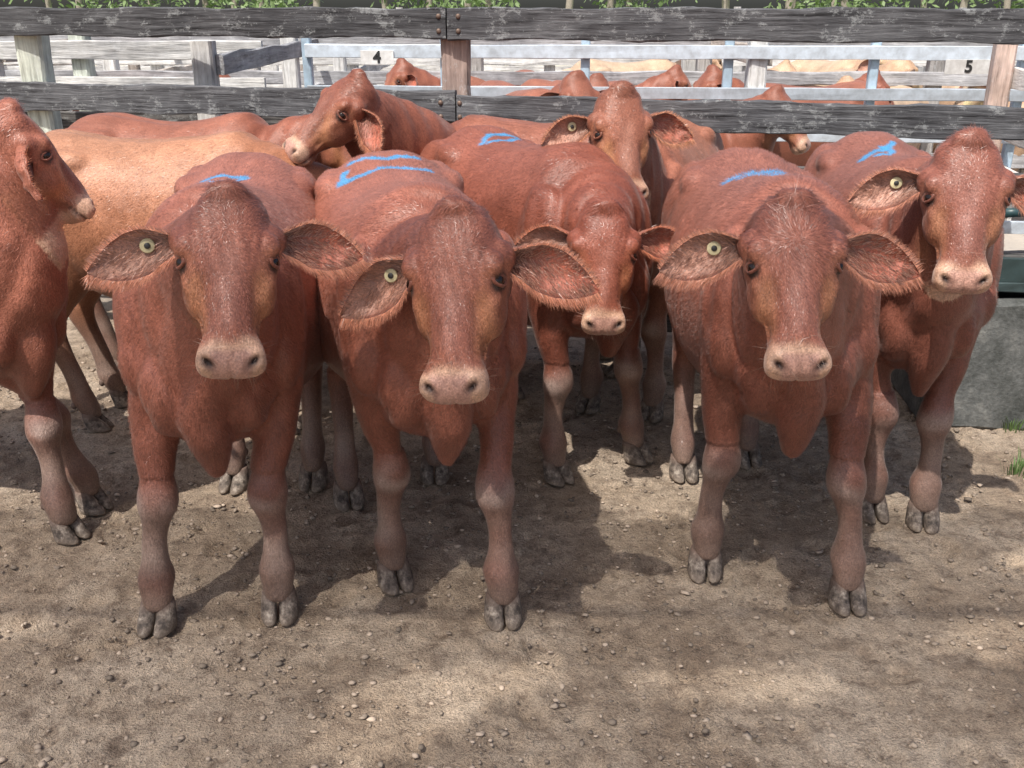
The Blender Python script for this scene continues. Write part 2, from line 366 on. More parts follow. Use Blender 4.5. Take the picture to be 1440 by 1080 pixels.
    add_obj('body',me,M_coat,root)
    nh=p.get('fur',0)
    HV=[];HF=[];HN=[];HC=[];off=0
    def addh(P,D,Nn,L,Wd,cc,jit=.3):
        nonlocal off
        v,f,nl,c=tri_hairs(P,D,Nn,L,Wd,cc,jit); HV.append(v);HF.append(f+off);HN.append(nl);HC.append(c);off+=len(v)
    if nh:
        me.calc_loop_triangles(); T=np.empty(len(me.loop_triangles)*3,dtype=np.int32); me.loop_triangles.foreach_get('vertices',T); T=T.reshape(-1,3)
        ar=np.linalg.norm(np.cross(V[T[:,1]]-V[T[:,0]],V[T[:,2]]-V[T[:,0]]),axis=1)
        hmid=hm[T[:,0]]; ar=ar*(1+1.8*hmid)
        ti=rng.choice(len(T),nh,p=ar/ar.sum()); r1=rng.random(nh); r2=rng.random(nh); fl=r1+r2>1; r1[fl]=1-r1[fl]; r2[fl]=1-r2[fl]
        w0=(1-r1-r2)[:,None]; w1=r1[:,None]; w2=r2[:,None]; t=T[ti]
        P=V[t[:,0]]*w0+V[t[:,1]]*w1+V[t[:,2]]*w2; Nn=NV[t[:,0]]*w0+NV[t[:,1]]*w1+NV[t[:,2]]*w2; cc=C[t[:,0]]*w0+C[t[:,1]]*w1+C[t[:,2]]*w2
        hmm=hm[t[:,0]]; ss=s[t[:,0]]; zz=bz[t[:,0]]; xx=x[t[:,0]]
        flow=b*.8-up*.7+np.zeros((nh,3))
        u_=(ss-.135)*9; v_=xx*7
        hf=a*(u_+.15)[:,None]+S*(v_+.5*u_*np.exp(-(u_**2)))[:,None]; hf/=np.linalg.norm(hf,axis=1)[:,None]+.15
        flow=flow*(1-hmm[:,None])+hf*hmm[:,None]
        lg=sst(.6,.5,zz)*(1-hmm); flow=flow*(1-lg[:,None])+(-up)*lg[:,None]
        wv=np.stack([wob(P,11,21),wob(P,13,22),wob(P,12,23)],1)*.32+rng.normal(size=(nh,3))*.16
        flow=flow+wv; tn=flow-Nn*np.sum(flow*Nn,1)[:,None]; tn/=np.linalg.norm(tn,axis=1)[:,None]+1e-6
        lift=.15+.15*rng.random(nh); D=tn+Nn*lift[:,None]; D/=np.linalg.norm(D,axis=1)[:,None]
        L=(.0095+.0095*rng.random(nh))*(1-.45*hmm)*(1-.3*lg); Wd=np.full(nh,.0013)
        poc=np.exp(-((ss-.01)/.03)**2)*(np.abs(xx)<.08)*inh[t[:,0]]; L*=1+1.0*poc
        L*=1+.8*sst(1.1,1.3,zz)*p.get('fuzz',0)
        keep=(nost[t[:,0]]<.2)&~((ss>.395)&(inh[t[:,0]]>0)&(nn[t[:,0]]>-.1))
        clump=1+.14*wob(P,60,24)
        sh=((.64+.72*rng.random(nh))*clump)[:,None]*A3(1.03,1.03,1.03)
        addh(P[keep],D[keep],Nn[keep],L[keep],Wd[keep],np.clip(cc*sh,0,.9)[keep],.26)
        kb=np.where((ss>.36)&(inh[t[:,0]]>0))[0][:140]
        D=Nn[kb]+rng.normal(size=(len(kb),3))*.35+a*.3; D/=np.linalg.norm(D,axis=1)[:,None]
        addh(P[kb],D,Nn[kb],.02+.03*rng.random(len(kb)),np.full(len(kb),.0008),np.tile(A3(.5,.35,.28),(len(kb),1)))
    eacc=Acc(); ecol=[]; tag=None
    for sg in (-1,1):
        ed=p.get('ear_l' if sg<0 else 'ear_r',(.12,-.05))
        base=H(.128,sg*.102,-.085); dr=nrm(S*sg+a*ed[0]+Nf*ed[1]); L=.238*hs*p.get('earL',1)
        Od=Nf+a*.34; Od=nrm(Od-dr*(Od@dr)); Wd_=np.cross(dr,Od); 
        if Wd_@a<0: Wd_=-Wd_
        nu,nv=26,15; us=np.linspace(0,1,nu); vs=np.linspace(-1,1,nv)
        hw=np.interp(us,[0,.12,.3,.45,.6,.75,.88,.96,1],[.040,.050,.066,.073,.069,.054,.033,.015,.004])*hs
        Ph=np.interp(us,[0,.15,.4,.7,1],[2.4,1.9,1.2,.9,.75])
        lay=[]
        for k,th in ((0,0.),(1,-.007)):
            G=np.empty((nu,nv,3))
            for i in range(nu):
                R=hw[i]/Ph[i]; cen=base+dr*(L*us[i])+a*((us[i]**2*.034-.012*math.sin(us[i]*3.14))*hs*p.get('edr',1))-Nf*(.02*us[i]**2)
                ph=vs*Ph[i]; rip=(.004*np.sin(us[i]*14+vs*5+sg)+.003*np.sin(us[i]*31+vs*3))*us[i]
                asym=1.0+.22*vs
                G[i]=cen+Wd_*((R+(-th))*np.sin(ph)*asym)[:,None]+Od*(R*.95-(R-th)*np.cos(ph)+rip)[:,None]-Od*(.5*hw[i])
            lay.append(G)
        Gi,Go=lay; nG=nu*nv; Vv=np.concatenate([Gi.reshape(-1,3),Go.reshape(-1,3)]); Fs=[]
        for i in range(nu-1):
            for j in range(nv-1):
                q0=i*nv+j; f=(q0,q0+1,q0+nv+1,q0+nv); Fs.append(f); Fs.append(tuple(nG+t for t in f[::-1]))
            for j in (0,nv-1):
                q0=i*nv+j; Fs.append((q0,q0+nv,nG+q0+nv,nG+q0))
        for j in range(nv-1):
            q0=(nu-1)*nv+j; Fs.append((q0,q0+1,nG+q0+1,nG+q0))
        eacc.add(Vv,Fs)
        uu=np.repeat(us,nv); vv=np.tile(vs,nu)
        inner=A3(.54,.30,.22) if sg<0 else A3(.48,.15,.095)  # right inner ear toned darker, its shadow carried by the colour
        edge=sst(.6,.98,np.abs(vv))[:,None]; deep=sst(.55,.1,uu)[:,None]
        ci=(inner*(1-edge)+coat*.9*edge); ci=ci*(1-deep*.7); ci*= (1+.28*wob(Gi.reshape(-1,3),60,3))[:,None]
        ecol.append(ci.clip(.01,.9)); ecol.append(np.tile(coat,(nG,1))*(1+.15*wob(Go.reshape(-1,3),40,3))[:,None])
        if p.get('earhair',0):
            k=p['earhair']
            ui=rng.random(k)**.8; sd=np.where(rng.random(k)<.70,1,-1); iu=ui*(nu-1); i0=np.clip(iu.astype(int),0,nu-2); fr_=(iu-i0)[:,None]
            jj=np.where(sd>0,nv-1,0); Pe=Gi[i0,jj]*(1-fr_)+Gi[i0+1,jj]*fr_
            D=Wd_*sd[:,None]*(.75)+dr*.6+Od*rng.normal(.1,.25,k)[:,None]+rng.normal(size=(k,3))*.16; D/=np.linalg.norm(D,axis=1)[:,None]
            cc=np.clip(coat*(1.2+1.5*rng.random(k))[:,None]*A3(1.15,1.4,1.35),0,.9)
            addh(Pe,D,np.tile(Od,(k,1)),(.012+.028*rng.random(k))*(1-.5*(sd<0)),np.full(k,.0014),cc)
            k2=int(k*1.6); i1=rng.integers(0,nu-2,k2); j1=rng.integers(1,nv-1,k2); Pi=Gi[i1,j1]+rng.normal(size=(k2,3))*.003
            sgn=np.sign(vs[j1]+1e-3); D=dr*.8+Wd_*(sgn*.5)[:,None]+Od*.35+rng.normal(size=(k2,3))*.2; D/=np.linalg.norm(D,axis=1)[:,None]
            cc=np.clip((coat*.5+A3(.55,.31,.22)*.5)*(.4+1.2*rng.random(k2))[:,None],0,.9)
            addh(Pi,D,np.tile(Od,(k2,1)),.010+.018*rng.random(k2),np.full(k2,.0013),cc)
            k3=k; i1=rng.integers(0,nu-2,k3); j1=rng.integers(0,nv-1,k3); w_=rng.random(k3)[:,None]; Pi=Go[i1,j1]*w_+Go[i1+1,j1+1]*(1-w_)
            on=Wd_*np.sin(vs[j1]*Ph[i1])[:,None]-Od*np.cos(vs[j1]*Ph[i1])[:,None]
            D=dr+on*.25+rng.normal(size=(k3,3))*.12; D/=np.linalg.norm(D,axis=1)[:,None]
            addh(Pi,D,on,.008+.007*rng.random(k3),np.full(k3,.0014),np.clip(coat*(.6+.8*rng.random(k3))[:,None],0,.9))
        if sg<0 and p.get('tag'): tag=(Gi[int(nu*.42),nv//2]+Od*.010,Od)
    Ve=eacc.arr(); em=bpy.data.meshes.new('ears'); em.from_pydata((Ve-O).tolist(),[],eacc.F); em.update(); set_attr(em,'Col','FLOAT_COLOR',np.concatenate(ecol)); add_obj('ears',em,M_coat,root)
    if HV:
        hv=np.concatenate(HV)-O; hme=fast_mesh('coat_hair',hv,np.concatenate(HF)); set_attr(hme,'Col','FLOAT_COLOR',np.concatenate(HC))
        ob=add_obj('coat_hair',hme,M_hair,root)
        hn=np.concatenate(HN); hn/=np.linalg.norm(hn,axis=1)[:,None]
        hme.normals_split_custom_set_from_vertices(hn.tolist())
    if tag:
        c,od=tag; t1=nrm(np.cross(od,up)); t2=np.cross(od,t1)
        for nm,r,z0,z1,mt in (('ear_tag',.018,0,.006,M_tag),('ear_tag_stud',.0075,.006,.009,M_tagd)):
            ac=Acc(); loft(ac,[(c+od*z-O,t1,t2,r*k,r*k,r*k,2) for z,k in ((z0,.9),(z0+.001,1),(z1-.001,1),(z1,.88))],24)
            mm=bpy.data.meshes.new(nm); mm.from_pydata(ac.arr().tolist(),[],ac.F); add_obj(nm,mm,mt,root)
    ac=Acc(); lac=Acc()
    for sg,e in zip((-1,1),eyes):
        blob(ac,e-O,(.0195*hs,)*3,n=20)
        ed=nrm(S*sg*.9+Nf*.38); t1=nrm(a-ed*(a@ed)); t2=np.cross(ed,t1)
        m=28
        VV=[];FF=[]
        for i in range(m):
            th=2*math.pi*i/m; rd=t1*math.cos(th)*.0115+t2*math.sin(th)*.0225; cn=e+ed*(.0125-.005*abs(math.sin(th)))*hs+rd*hs; o=nrm(rd)
            fat=.0080 if math.cos(th)<0 else .0055
            for j in range(8):
                ph=2*math.pi*j/8; VV.append(cn+(o*math.cos(ph)*fat+ed*math.sin(ph)*.006)*hs-O)
        for i in range(m):
            for j in range(8):
                i2=(i+1)%m;j2=(j+1)%8; FF.append((i*8+j,i2*8+j,i2*8+j2,i*8+j2))
        lac.add(np.array(VV),FF)
    mm=bpy.data.meshes.new('eyes'); mm.from_pydata(ac.arr().tolist(),[],ac.F); add_obj('eyes',mm,M_eye,root)
    mm=bpy.data.meshes.new('eyelids'); va=lac.arr(); mm.from_pydata(va.tolist(),[],lac.F); set_attr(mm,'Col','FLOAT_COLOR',np.tile(coat*.7,(len(va),1))); add_obj('eyelids',mm,M_coat,root)
    ac=Acc(); hk=1.0
    for idx,f in enumerate(feet):
        tw=p.get('toe',0); fdir=rot(fw,up,math.radians(tw+random.uniform(-14,14))); ld=np.cross(fdir,up)
        for sg in (-1,1):
            k_=random.uniform(.90,1.08)*hk
            sl=[(.001,.028,.054,.0235),(.010,.026,.055,.0265),(.028,.016,.047,.0270),(.048,.004,.040,.0262),(.068,-.006,.034,.0245),(.086,-.012,.028,.020)]
            secs=[]
            for z,of,ln,w in cr(sl,2):
                d2=nrm(fdir-ld*sg*.20)
                secs.append((f+up*z*sc+fdir*(of+.016)*sc+ld*sg*(.0290+.003*(1-z/.086))*sc-O,np.cross(d2,up),d2,w*sc*k_,ln*sc*k_,ln*.8*sc,2.15))
            loft(ac,secs,18)
            blob(ac,f-fdir*.045*sc+up*.125*sc+ld*sg*.026*sc-O,(.014,.014,.018))
    mm=bpy.data.meshes.new('hooves'); mm.from_pydata(ac.arr().tolist(),[],ac.F); add_obj('hooves',mm,M_hoof,root)
    return root
cows=[
 dict(F0=(-.87,2.76),R0=(-.96,3.75),fl=(-1.10,2.66),fr=(-.74,2.72),hl=(-1.11,3.62),poll=(-.675,2.36,1.415),muz=(-.632,2.16,1.03),col=(.315,.108,.068),vox=.007,fur=130000,earhair=1500,tag=1,
      ear_l=(.14,-.05),ear_r=(-.02,-.05),roll=-2,hyaw=-3,marks=[[(-.12,.62),(-.05,.66),(.04,.60),(-.04,.55),(-.1,.57)]]),
 dict(F0=(-.23,2.82),R0=(-.50,3.8),fl=(-.40,2.90),fr=(-.03,2.70),hl=(-.64,3.48),poll=(-.152,2.42,1.365),muz=(-.167,2.21,.945),col=(.305,.103,.064),vox=.007,fur=130000,earhair=1500,tag=1,wide=1.08,hw=.98,
      ear_l=(.38,-.06),ear_r=(.20,-.08),hyaw=11,roll=1.5,marks=[[(-.16,.80),(-.17,.72),(-.08,.70),(.0,.74),(.06,.70),(.13,.74)],[(-.14,.86),(-.02,.84),(.10,.86)]]),
 dict(F0=(.85,2.90),R0=(.87,3.9),fl=(.66,2.97),fr=(1.08,2.78),hl=(.70,3.72),hr=(.99,3.85),poll=(.692,2.42,1.39),muz=(.69,2.22,1.0),col=(.29,.102,.066),vox=.007,fur=130000,earhair=1500,tag=1,fuzz=1,hw=.97,
      ear_l=(.08,-.05),ear_r=(.14,-.05),hyaw=2,marks=[[(-.13,.50),(-.05,.58),(.05,.62),(.12,.60),(.02,.55),(-.05,.52)],[(-.10,.46),(.0,.54),(.1,.57)],[(-.02,.62),(.08,.66)]]),
 dict(F0=(1.43,3.38),R0=(1.50,4.3),fl=(1.36,3.38),fr=(1.53,3.31),poll=(1.362,3.0,1.455),muz=(1.325,2.82,1.05),col=(.27,.096,.064),vox=.008,fur=90000,earhair=1000,tag=1,wide=.93,
      ear_l=(.14,-.05),ear_r=(.2,-.08),marks=[[(-.12,.55),(-.04,.66),(.05,.78)],[(-.06,.56),(.02,.66),(.0,.74)]]),
 dict(F0=(.30,3.78),R0=(-.2,4.6),fl=(.17,3.69),fr=(.51,3.88),poll=(.322,3.42,1.175),muz=(.318,3.27,.77),col=(.26,.078,.046),vox=.008,fur=90000,earhair=900,hw=.97,
      ear_l=(-.04,-.05),ear_r=(-.02,-.05),marks=[[(-.1,.70),(-.02,.76),(.08,.72),(.0,.66),(-.08,.68)]]),
 dict(F0=(-1.80,3.30),R0=(-2.7,3.75),fl=(-1.63,3.42),fr=(-1.63,3.20),poll=(-1.55,3.22,1.53),muz=(-1.385,3.33,1.19),col=(.35,.125,.078),vox=.009,fur=90000,earhair=600,ear_l=(.5,-.3),ear_r=(.6,-.3)),
 dict(F0=(-1.05,4.32),R0=(-2.1,4.34),poll=(-.70,4.42,1.13),muz=(-.55,4.40,.74),col=(.42,.185,.10),vox=.010,fur=60000,earhair=200),
 dict(F0=(-1.2,5.0),R0=(-2.2,5.1),poll=(-.88,4.95,1.36),muz=(-.70,4.85,1.03),col=(.28,.095,.055),vox=.011,fur=30000,earhair=200),
 dict(F0=(-.30,4.92),R0=(.7,5.08),poll=(-.655,4.36,1.56),muz=(-.955,4.24,1.26),col=(.29,.10,.06),vox=.008,fur=70000,earhair=800,ear_l=(.2,-.3),ear_r=(.2,-.3),marks=[[(-.1,.72),(0,.76),(.1,.72)]],hyaw=-14),
 dict(F0=(.52,4.40),R0=(.80,5.2),poll=(.43,4.02,1.52),muz=(.472,3.86,1.12),col=(.32,.12,.072),vox=.008,fur=70000,earhair=900,tag=1,ear_l=(.2,-.02),ear_r=(.15,-.02)),
]
far=dict(F0=(0,0),R0=(0,1),col=(.40,.17,.09),vox=.014,fur=0)
for c in cows: make_cow(c)
def far_group(colr,places):
    d=dict(far); d['col']=colr; d['F0']=places[0][:2]
    x0,y0,r0=places[0]; d['R0']=(x0,y0+1); d['poll']=(x0,y0-.36,1.44); d['muz']=(x0,y0-.60,1.08)
    root=make_cow(d); root.rotation_euler[2]=math.radians(r0)
    for (x,y,r) in places[1:]:
        e=empty('cow',(x,y,0)); e.rotation_euler[2]=math.radians(r); k=random.uniform(.90,1.04); e.scale=(k,k,k)
        for ch in root.children:
            o=bpy.data.objects.new(ch.name.split('.')[0],ch.data); col_root.objects.link(o); o.parent=e
far_group((.28,.10,.06),[(.25,6.6,25),(1.75,7.5,-75),(.55,7.7,10),(2.4,7.8,95),(-2.6,8.3,70),(1.0,8.4,80),(-.6,8.6,-60),(1.35,6.5,60)])
far_group((.50,.34,.22),[(3.0,8.9,95),(4.2,8.7,-80),(2.2,9.6,90),(5.0,9.8,60),(3.4,10.2,20),(6.0,9.2,85),(1.6,10.3,100),(2.7,8.0,-40)])
# ------------------------------------------------------------ ground
def axis(lo,hi,step,far_,g=1.25):
    c=list(np.arange(lo,hi+1e-6,step)); d=step; p_=hi
    while p_<far_: d*=g; p_+=d; c.append(p_)
    d=step; p_=lo; pre=[]
    while p_>-far_: d*=g; p_-=d; pre.append(p_)
    return np.array(pre[::-1]+c)
xs=axis(-3,3,.014,300); ys=axis(1.3,5.2,.014,300)
X,Y=np.meshgrid(xs,ys); P=np.stack([X.ravel(),Y.ravel(),np.zeros(X.size)],1)
near=(np.abs(P[:,0])<3.4)&(P[:,1]>1)&(P[:,1]<5.8)
Z=np.zeros(len(P)); Q=P[near]
z=.005*wob(Q,5,1)+.0055*wob(Q,28,2)*np.clip(wob(Q,3,4)+.7,0,1.6)+.004*wob(Q,75,3)*np.clip(wob(Q,6,14)+.8,.2,1.8)+.003*wob(Q,140,13)
hp=rng.random((520,2))*A3(6.4,4.2)[:2]+A3(-3.2,1.4)[:2]; ang=rng.random(520)*6.28
for (hx,hy),t in zip(hp,ang):
    dx=Q[:,0]-hx; dy=Q[:,1]-hy; mk=(np.abs(dx)<.12)&(np.abs(dy)<.12)
    u=dx[mk]*math.cos(t)+dy[mk]*math.sin(t); v=-dx[mk]*math.sin(t)+dy[mk]*math.cos(t); r=np.sqrt((u/.055)**2+(v/.042)**2)
    z[mk]+=(-.013*np.exp(-r**4)+.008*np.exp(-((r-1.35)/.25)**2))*(1-.8*np.exp(-(v/.007)**2))
Z[near]=z-.008; P[:,2]=Z
nx=len(xs); ny=len(ys); i=np.arange(ny-1)[:,None]*nx+np.arange(nx-1)[None,:]; F=np.stack([i,i+1,i+nx+1,i+nx],-1).reshape(-1,4)
add_obj('ground',fast_mesh('ground',P,F),M_ground)
def stones(name,k,rmin,rmax,colmat,area,seed):
    r=np.random.default_rng(seed)
    ico=[(0,0,1),(.894,0,.447),(.276,.851,.447),(-.724,.526,.447),(-.724,-.526,.447),(.276,-.851,.447),(.724,.526,-.447),(-.276,.851,-.447),(-.894,0,-.447),(-.276,-.851,-.447),(.724,-.526,-.447),(0,0,-1)]
    fc=[(0,1,2),(0,2,3),(0,3,4),(0,4,5),(0,5,1),(1,6,2),(2,7,3),(3,8,4),(4,9,5),(5,10,1),(2,6,7),(3,7,8),(4,8,9),(5,9,10),(1,10,6),(11,7,6),(11,8,7),(11,9,8),(11,10,9),(11,6,10)]
    I=np.array(ico); Fc=np.array(fc); V=I[None]*(1+r.normal(0,.22,(k,12,1)))
    rad=rmin+(rmax-rmin)*r.random(k)**7; V=V*rad[:,None,None]*np.stack([.7+.8*r.random(k),.7+.8*r.random(k),.35+.3*r.random(k)],1)[:,None,:]
    x=area[0]+(area[1]-area[0])*r.random(k); y=area[2]+(area[3]-area[2])*r.random(k)**1.3
    V[:,:,0]+=x[:,None]; V[:,:,1]+=y[:,None]; V[:,:,2]+=(rad*.1)[:,None]-.004
    F=(Fc[None]+np.arange(k)[:,None,None]*12).reshape(-1,3)
    me=fast_mesh(name,V.reshape(-1,3),F); c=(.16+.34*r.random(k)**1.2)[:,None]*A3(1,.80,.62)
    set_attr(me,'Col','FLOAT_COLOR',np.repeat(c,12,0)); add_obj(name,me,colmat,smooth=False)
m,nt,bb=newmat('stone'); nt.links.new(attr(nt,'Col').outputs['Color'],bb.inputs['Base Color']); bb.inputs['Roughness'].default_value=.9
stones('gravel',30000,.0018,.011,m,(-2.8,2.8,1.4,5.4),5)
# ------------------------------------------------------------ boards
class Boards:
    def __init__(s): s.V=[];s.F=[];s.B=[];s.C=[];s.n=0
    def add(s,p0,p1,hh,th,colr,jit=.004,seg=.12,upv=(0,0,1)):
        p0=A3(*p0);p1=A3(*p1);L=np.linalg.norm(p1-p0);d=(p1-p0)/L;u=A3(*upv);u=nrm(u-d*(u@d));w=np.cross(d,u)
        k=max(2,int(L/seg)+1); bv=min(hh,th)*.12
        prof=[(-th/2+bv,-hh/2),(th/2-bv,-hh/2),(th/2,-hh/2+bv),(th/2,0),(th/2,hh/2-bv),(th/2-bv,hh/2),(-th/2+bv,hh/2),(-th/2,hh/2-bv),(-th/2,0),(-th/2,-hh/2+bv)]
        m=len(prof); ro=rng.random(3)*40; vv=[];bc=[]
        ph=rng.random(4)*6
        for i in range(k):
            t=i/(k-1)*L
            for j,(a_,b_) in enumerate(prof):
                jz=jit*(math.sin(t*7+ph[0]+(b_>0)*2)+.6*math.sin(t*19+ph[1]+j))+rng.normal()*jit*.35
                vv.append(p0+d*t+w*(a_+rng.normal()*jit*.3)+u*(b_+(jz if abs(b_)>hh*.3 else 0))); bc.append((t+ro[0],b_+ro[1],a_+ro[2]))
        for i in range(k-1):
            for j in range(m):
                j2=(j+1)%m; s.F.append(tuple(s.n+q for q in (i*m+j,i*m+j2,(i+1)*m+j2,(i+1)*m+j)))
        s.F.append(tuple(s.n+j for j in range(m))[::-1]); s.F.append(tuple(s.n+(k-1)*m+j for j in range(m)))
        s.V+=vv; s.B+=bc; cv=A3(*colr)*(1+rng.normal()*.08); s.C+=[cv]*len(vv); s.n+=len(vv)
    def done(s,name,mat,parent=None):
        me=bpy.data.meshes.new(name); me.from_pydata([tuple(v) for v in s.V],[],s.F); me.update()
        set_attr(me,'Col','FLOAT_COLOR',np.array(s.C)); set_attr(me,'bc','FLOAT_VECTOR',np.array(s.B))
        return add_obj(name,me,mat,parent,smooth=False)
def fy(x): return 5.28-.215*x
def fence_rail(B,x0,x1,z,hh,col_,th=.045,dy=0,jit=.0042,zd=0): B.add((x0,fy(x0)+dy,z),(x1,fy(x1)+dy,z+zd),hh,th,col_,jit,.06)
root=empty('timber_fence',(0,0,0)); B=Boards()
dk=(.10,.103,.11)
fence_rail(B,-6,-.33,1.728,.145,dk); fence_rail(B,-.322,3.0,1.724,.15,dk)
fence_rail(B,-6,-.29,1.335,.15,(.145,.15,.16),zd=-.01); fence_rail(B,-.282,3.0,1.305,.15,(.135,.14,.15),zd=-.015)
for z_ in (.99,.62,.25): fence_rail(B,-6,-.3,z_,.15,(.17,.165,.16)); fence_rail(B,-.29,3.0,z_,.15,(.17,.165,.16))
B.done('rails',M_timber,root)
B=Boards()
for x_,w_,c_ in ((-2.72,.15,(.60,.64,.56)),(-.29,.15,(.50,.38,.33)),(2.95,.15,(.6,.58,.55)),(-5.2,.15,(.6,.6,.55))):
    B.add((x_,fy(x_)+.105,0),(x_,fy(x_)+.105,1.79),w_,.14,c_,.003,upv=(1,0,0))
B.done('posts',M_pale,root)
ac=Acc()
for x_ in (-.37,-.27):
    for z_ in (1.76,1.69,1.34,1.27): blob(ac,A3(x_,fy(x_)-.024,z_),(.013,.008,.013),n=10)
mm=bpy.data.meshes.new('bolts'); mm.from_pydata(ac.arr().tolist(),[],ac.F); add_obj('bolts',mm,simple('rusty_bolt',(.20,.14,.11),.6,.5),root)
def pen(name,p0,p1,zs,hh,colr,mat,post_every=1.8,pc=None,ht=1.6,pw=.07,th=.04):
    B=Boards(); p0=A3(*p0,0);p1=A3(*p1,0);d=nrm(p1-p0);L=np.linalg.norm(p1-p0); off=np.cross(A3(0,0,1),d)*(pw/2+th/2+.004)
    for z_ in zs: B.add(p0+A3(0,0,z_),p1+A3(0,0,z_+random.uniform(-.015,.015)),hh*random.uniform(.85,1.1),th,A3(*colr)*random.uniform(.8,1.15),.002 if mat is M_steel else .006,.4)
    k=int(L/post_every)+1
    for i in range(k):
        q=p0+d*(i*post_every)+off; B.add(q,q+A3(0,0,ht+random.uniform(-.05,.08)),pw,pw,pc or colr,.001,upv=tuple(d))
    return B.done(name,mat)
bl=(.48,.62,.74); wh=(.74,.75,.74); gr=(.46,.47,.49)
pen('steel_pen_fence',(-1.39,7.05),(6,6.5),(1.53,1.27,1.0,.72,.4),.085,(.56,.63,.70),M_steel,.94,bl,1.66,.06,.03)
pen('timber_pen_fence',(-5.5,6.35),(-1.3,6.25),(1.13,.8,.45),.15,(.20,.19,.18),M_timber,2.1,(.4,.4,.38),1.25,.12)
pen('timber_pen_fence',(-6,7.4),(-1.7,7.15),(1.52,1.3,1.0,.7,.4),.12,wh,M_pale,1.5,(.66,.72,.64),1.72,.12)
pen('timber_pen_fence',(-6,8.9),(7,8.4),(1.55,1.25,.95,.6),.11,gr,M_pale,1.9,(.6,.58,.55),1.65,.12)
pen('timber_pen_fence',(-8,11.2),(9,10.8),(1.6,1.3,1.0,.7),.12,wh,M_pale,2.1,wh,1.7,.12)
pen('timber_pen_fence',(-12,14),(12,14),(1.6,1.25,.9,.5),.12,(.5,.5,.52),M_pale,2.3,(.42,.37,.33),1.75,.13)
pen('timber_pen_fence',(-14,18),(16,18),(1.55,1.2,.8),.12,wh,M_pale,2.3,wh,1.7,.13)
pen('timber_pen_fence',(-20,23.5),(20,23.5),(1.55,1.2,.8),.12,(.5,.5,.52),M_pale,2.5,(.45,.45,.45),1.75,.14)
pen('timber_pen_fence',(-26,31),(26,31),(1.5,1.1,.7),.12,wh,M_pale,3,wh,1.7,.15)
for x_,y0,y1 in ((-3.6,7.4,24),(-1.65,5.9,14),(1.7,6.9,18),(4.4,6.6,24),(8,9,31),(-9,9,31)):
    pen('timber_pen_fence',(x_,y0),(x_+random.uniform(-.4,.4),y1),(1.5,1.15,.8,.45),.12,random.choice((wh,gr,(.55,.5,.45))),M_pale,2.2,wh,1.65,.12)
pen('timber_pen_fence',(2.88,5.15),(3.12,6.5),(1.40,1.1,.8),.13,(.78,.74,.70),M_pale,1.3,(.60,.46,.40),1.72,.12)
def sign(txt,c,w_,h_):
    r=empty('number_sign',c); ac=Boards(); ac.add((-w_/2,0,0),(w_/2,0,0),h_,.008,(.88,.88,.86),0,1); ac.done('plate',M_steel,r)
    cu=bpy.data.curves.new('t','FONT'); cu.body=txt; cu.size=h_*1.15; cu.extrude=.001; cu.align_x='CENTER'; cu.align_y='CENTER'; cu.offset=.003
    t=bpy.data.objects.new('t',cu); col_root.objects.link(t); dg=bpy.context.evaluated_depsgraph_get(); me=bpy.data.meshes.new_from_object(t.evaluated_get(dg)); bpy.data.objects.remove(t)
    o=bpy.data.objects.new('numeral',me); col_root.objects.link(o); me.materials.clear(); me.materials.append(M_tagd); o.parent=r; o.rotation_euler=(math.pi/2,0,0); o.location=(0,-.007,0)
def sy(x): return 7.05-(x+1.39)*.0744
sign('4',(-.90,sy(-.90)-.03,1.49),.22,.09); sign('5',(2.93,sy(2.93)-.03,1.445),.30,.09)
# ------------------------------------------------------------ water trough
r=empty('water_trough',(2.9,4.55,0)); B=Boards()
for (p0,p1,hh,th) in (((-1.0,-.28,.29),(1.2,-.42,.29),.60,.10),((-.92,.30,.29),(1.2,.16,.29),.60,.10)):
    B.add(p0,p1,hh,th,(.3,.3,.3),.004)
B.add((-.95,-.23,.29),(-.90,.25,.29),.598,.10,(.3,.3,.3),.004); B.add((-.9,-.0,.06),(1.2,-.1,.06),.08,.5,(.3,.3,.3),0)
B.done('walls',M_conc,r)
mw,nt,bb=newmat('water'); bb.inputs['Base Color'].default_value=(.02,.03,.03,1); bb.inputs['Roughness'].default_value=.03
mm=bpy.data.meshes.new('water'); mm.from_pydata([(-.92,-.25,.5),(1.2,-.38,.5),(1.2,.15,.5),(-.9,.27,.5)],[],[(0,1,2,3)]); add_obj('water',mm,mw,r)
ac=Acc(); pts=cr([(-.72,.12,.62),(-.72,.12,.82),(-.60,.10,.9),(.1,.05,.9),(1.1,-.02,.88)],5)
for i in range(len(pts)-1):
    d=nrm(pts[i+1]-pts[i]); u_=nrm(np.cross(d,A3(0,1,0.01))); w_=np.cross(d,u_)
    loft(ac,[(pts[i]-d*.004,u_,w_,.022,.022,.022,2),(pts[i+1]+d*.004,u_,w_,.022,.022,.022,2)],12)
mm=bpy.data.meshes.new('pipe'); mm.from_pydata(ac.arr().tolist(),[],ac.F); add_obj('pipe',mm,simple('poly_pipe',(.03,.07,.075),.4),r)
B=Boards(); B.add((-.86,-.03,.645),(-.25,-.07,.645),.05,.50,(.045,.07,.072),.002); B.add((-.86,-.27,.72),(-.25,-.31,.72),.10,.012,(.04,.07,.072),.002); B.done('float_cover',M_steel,r)
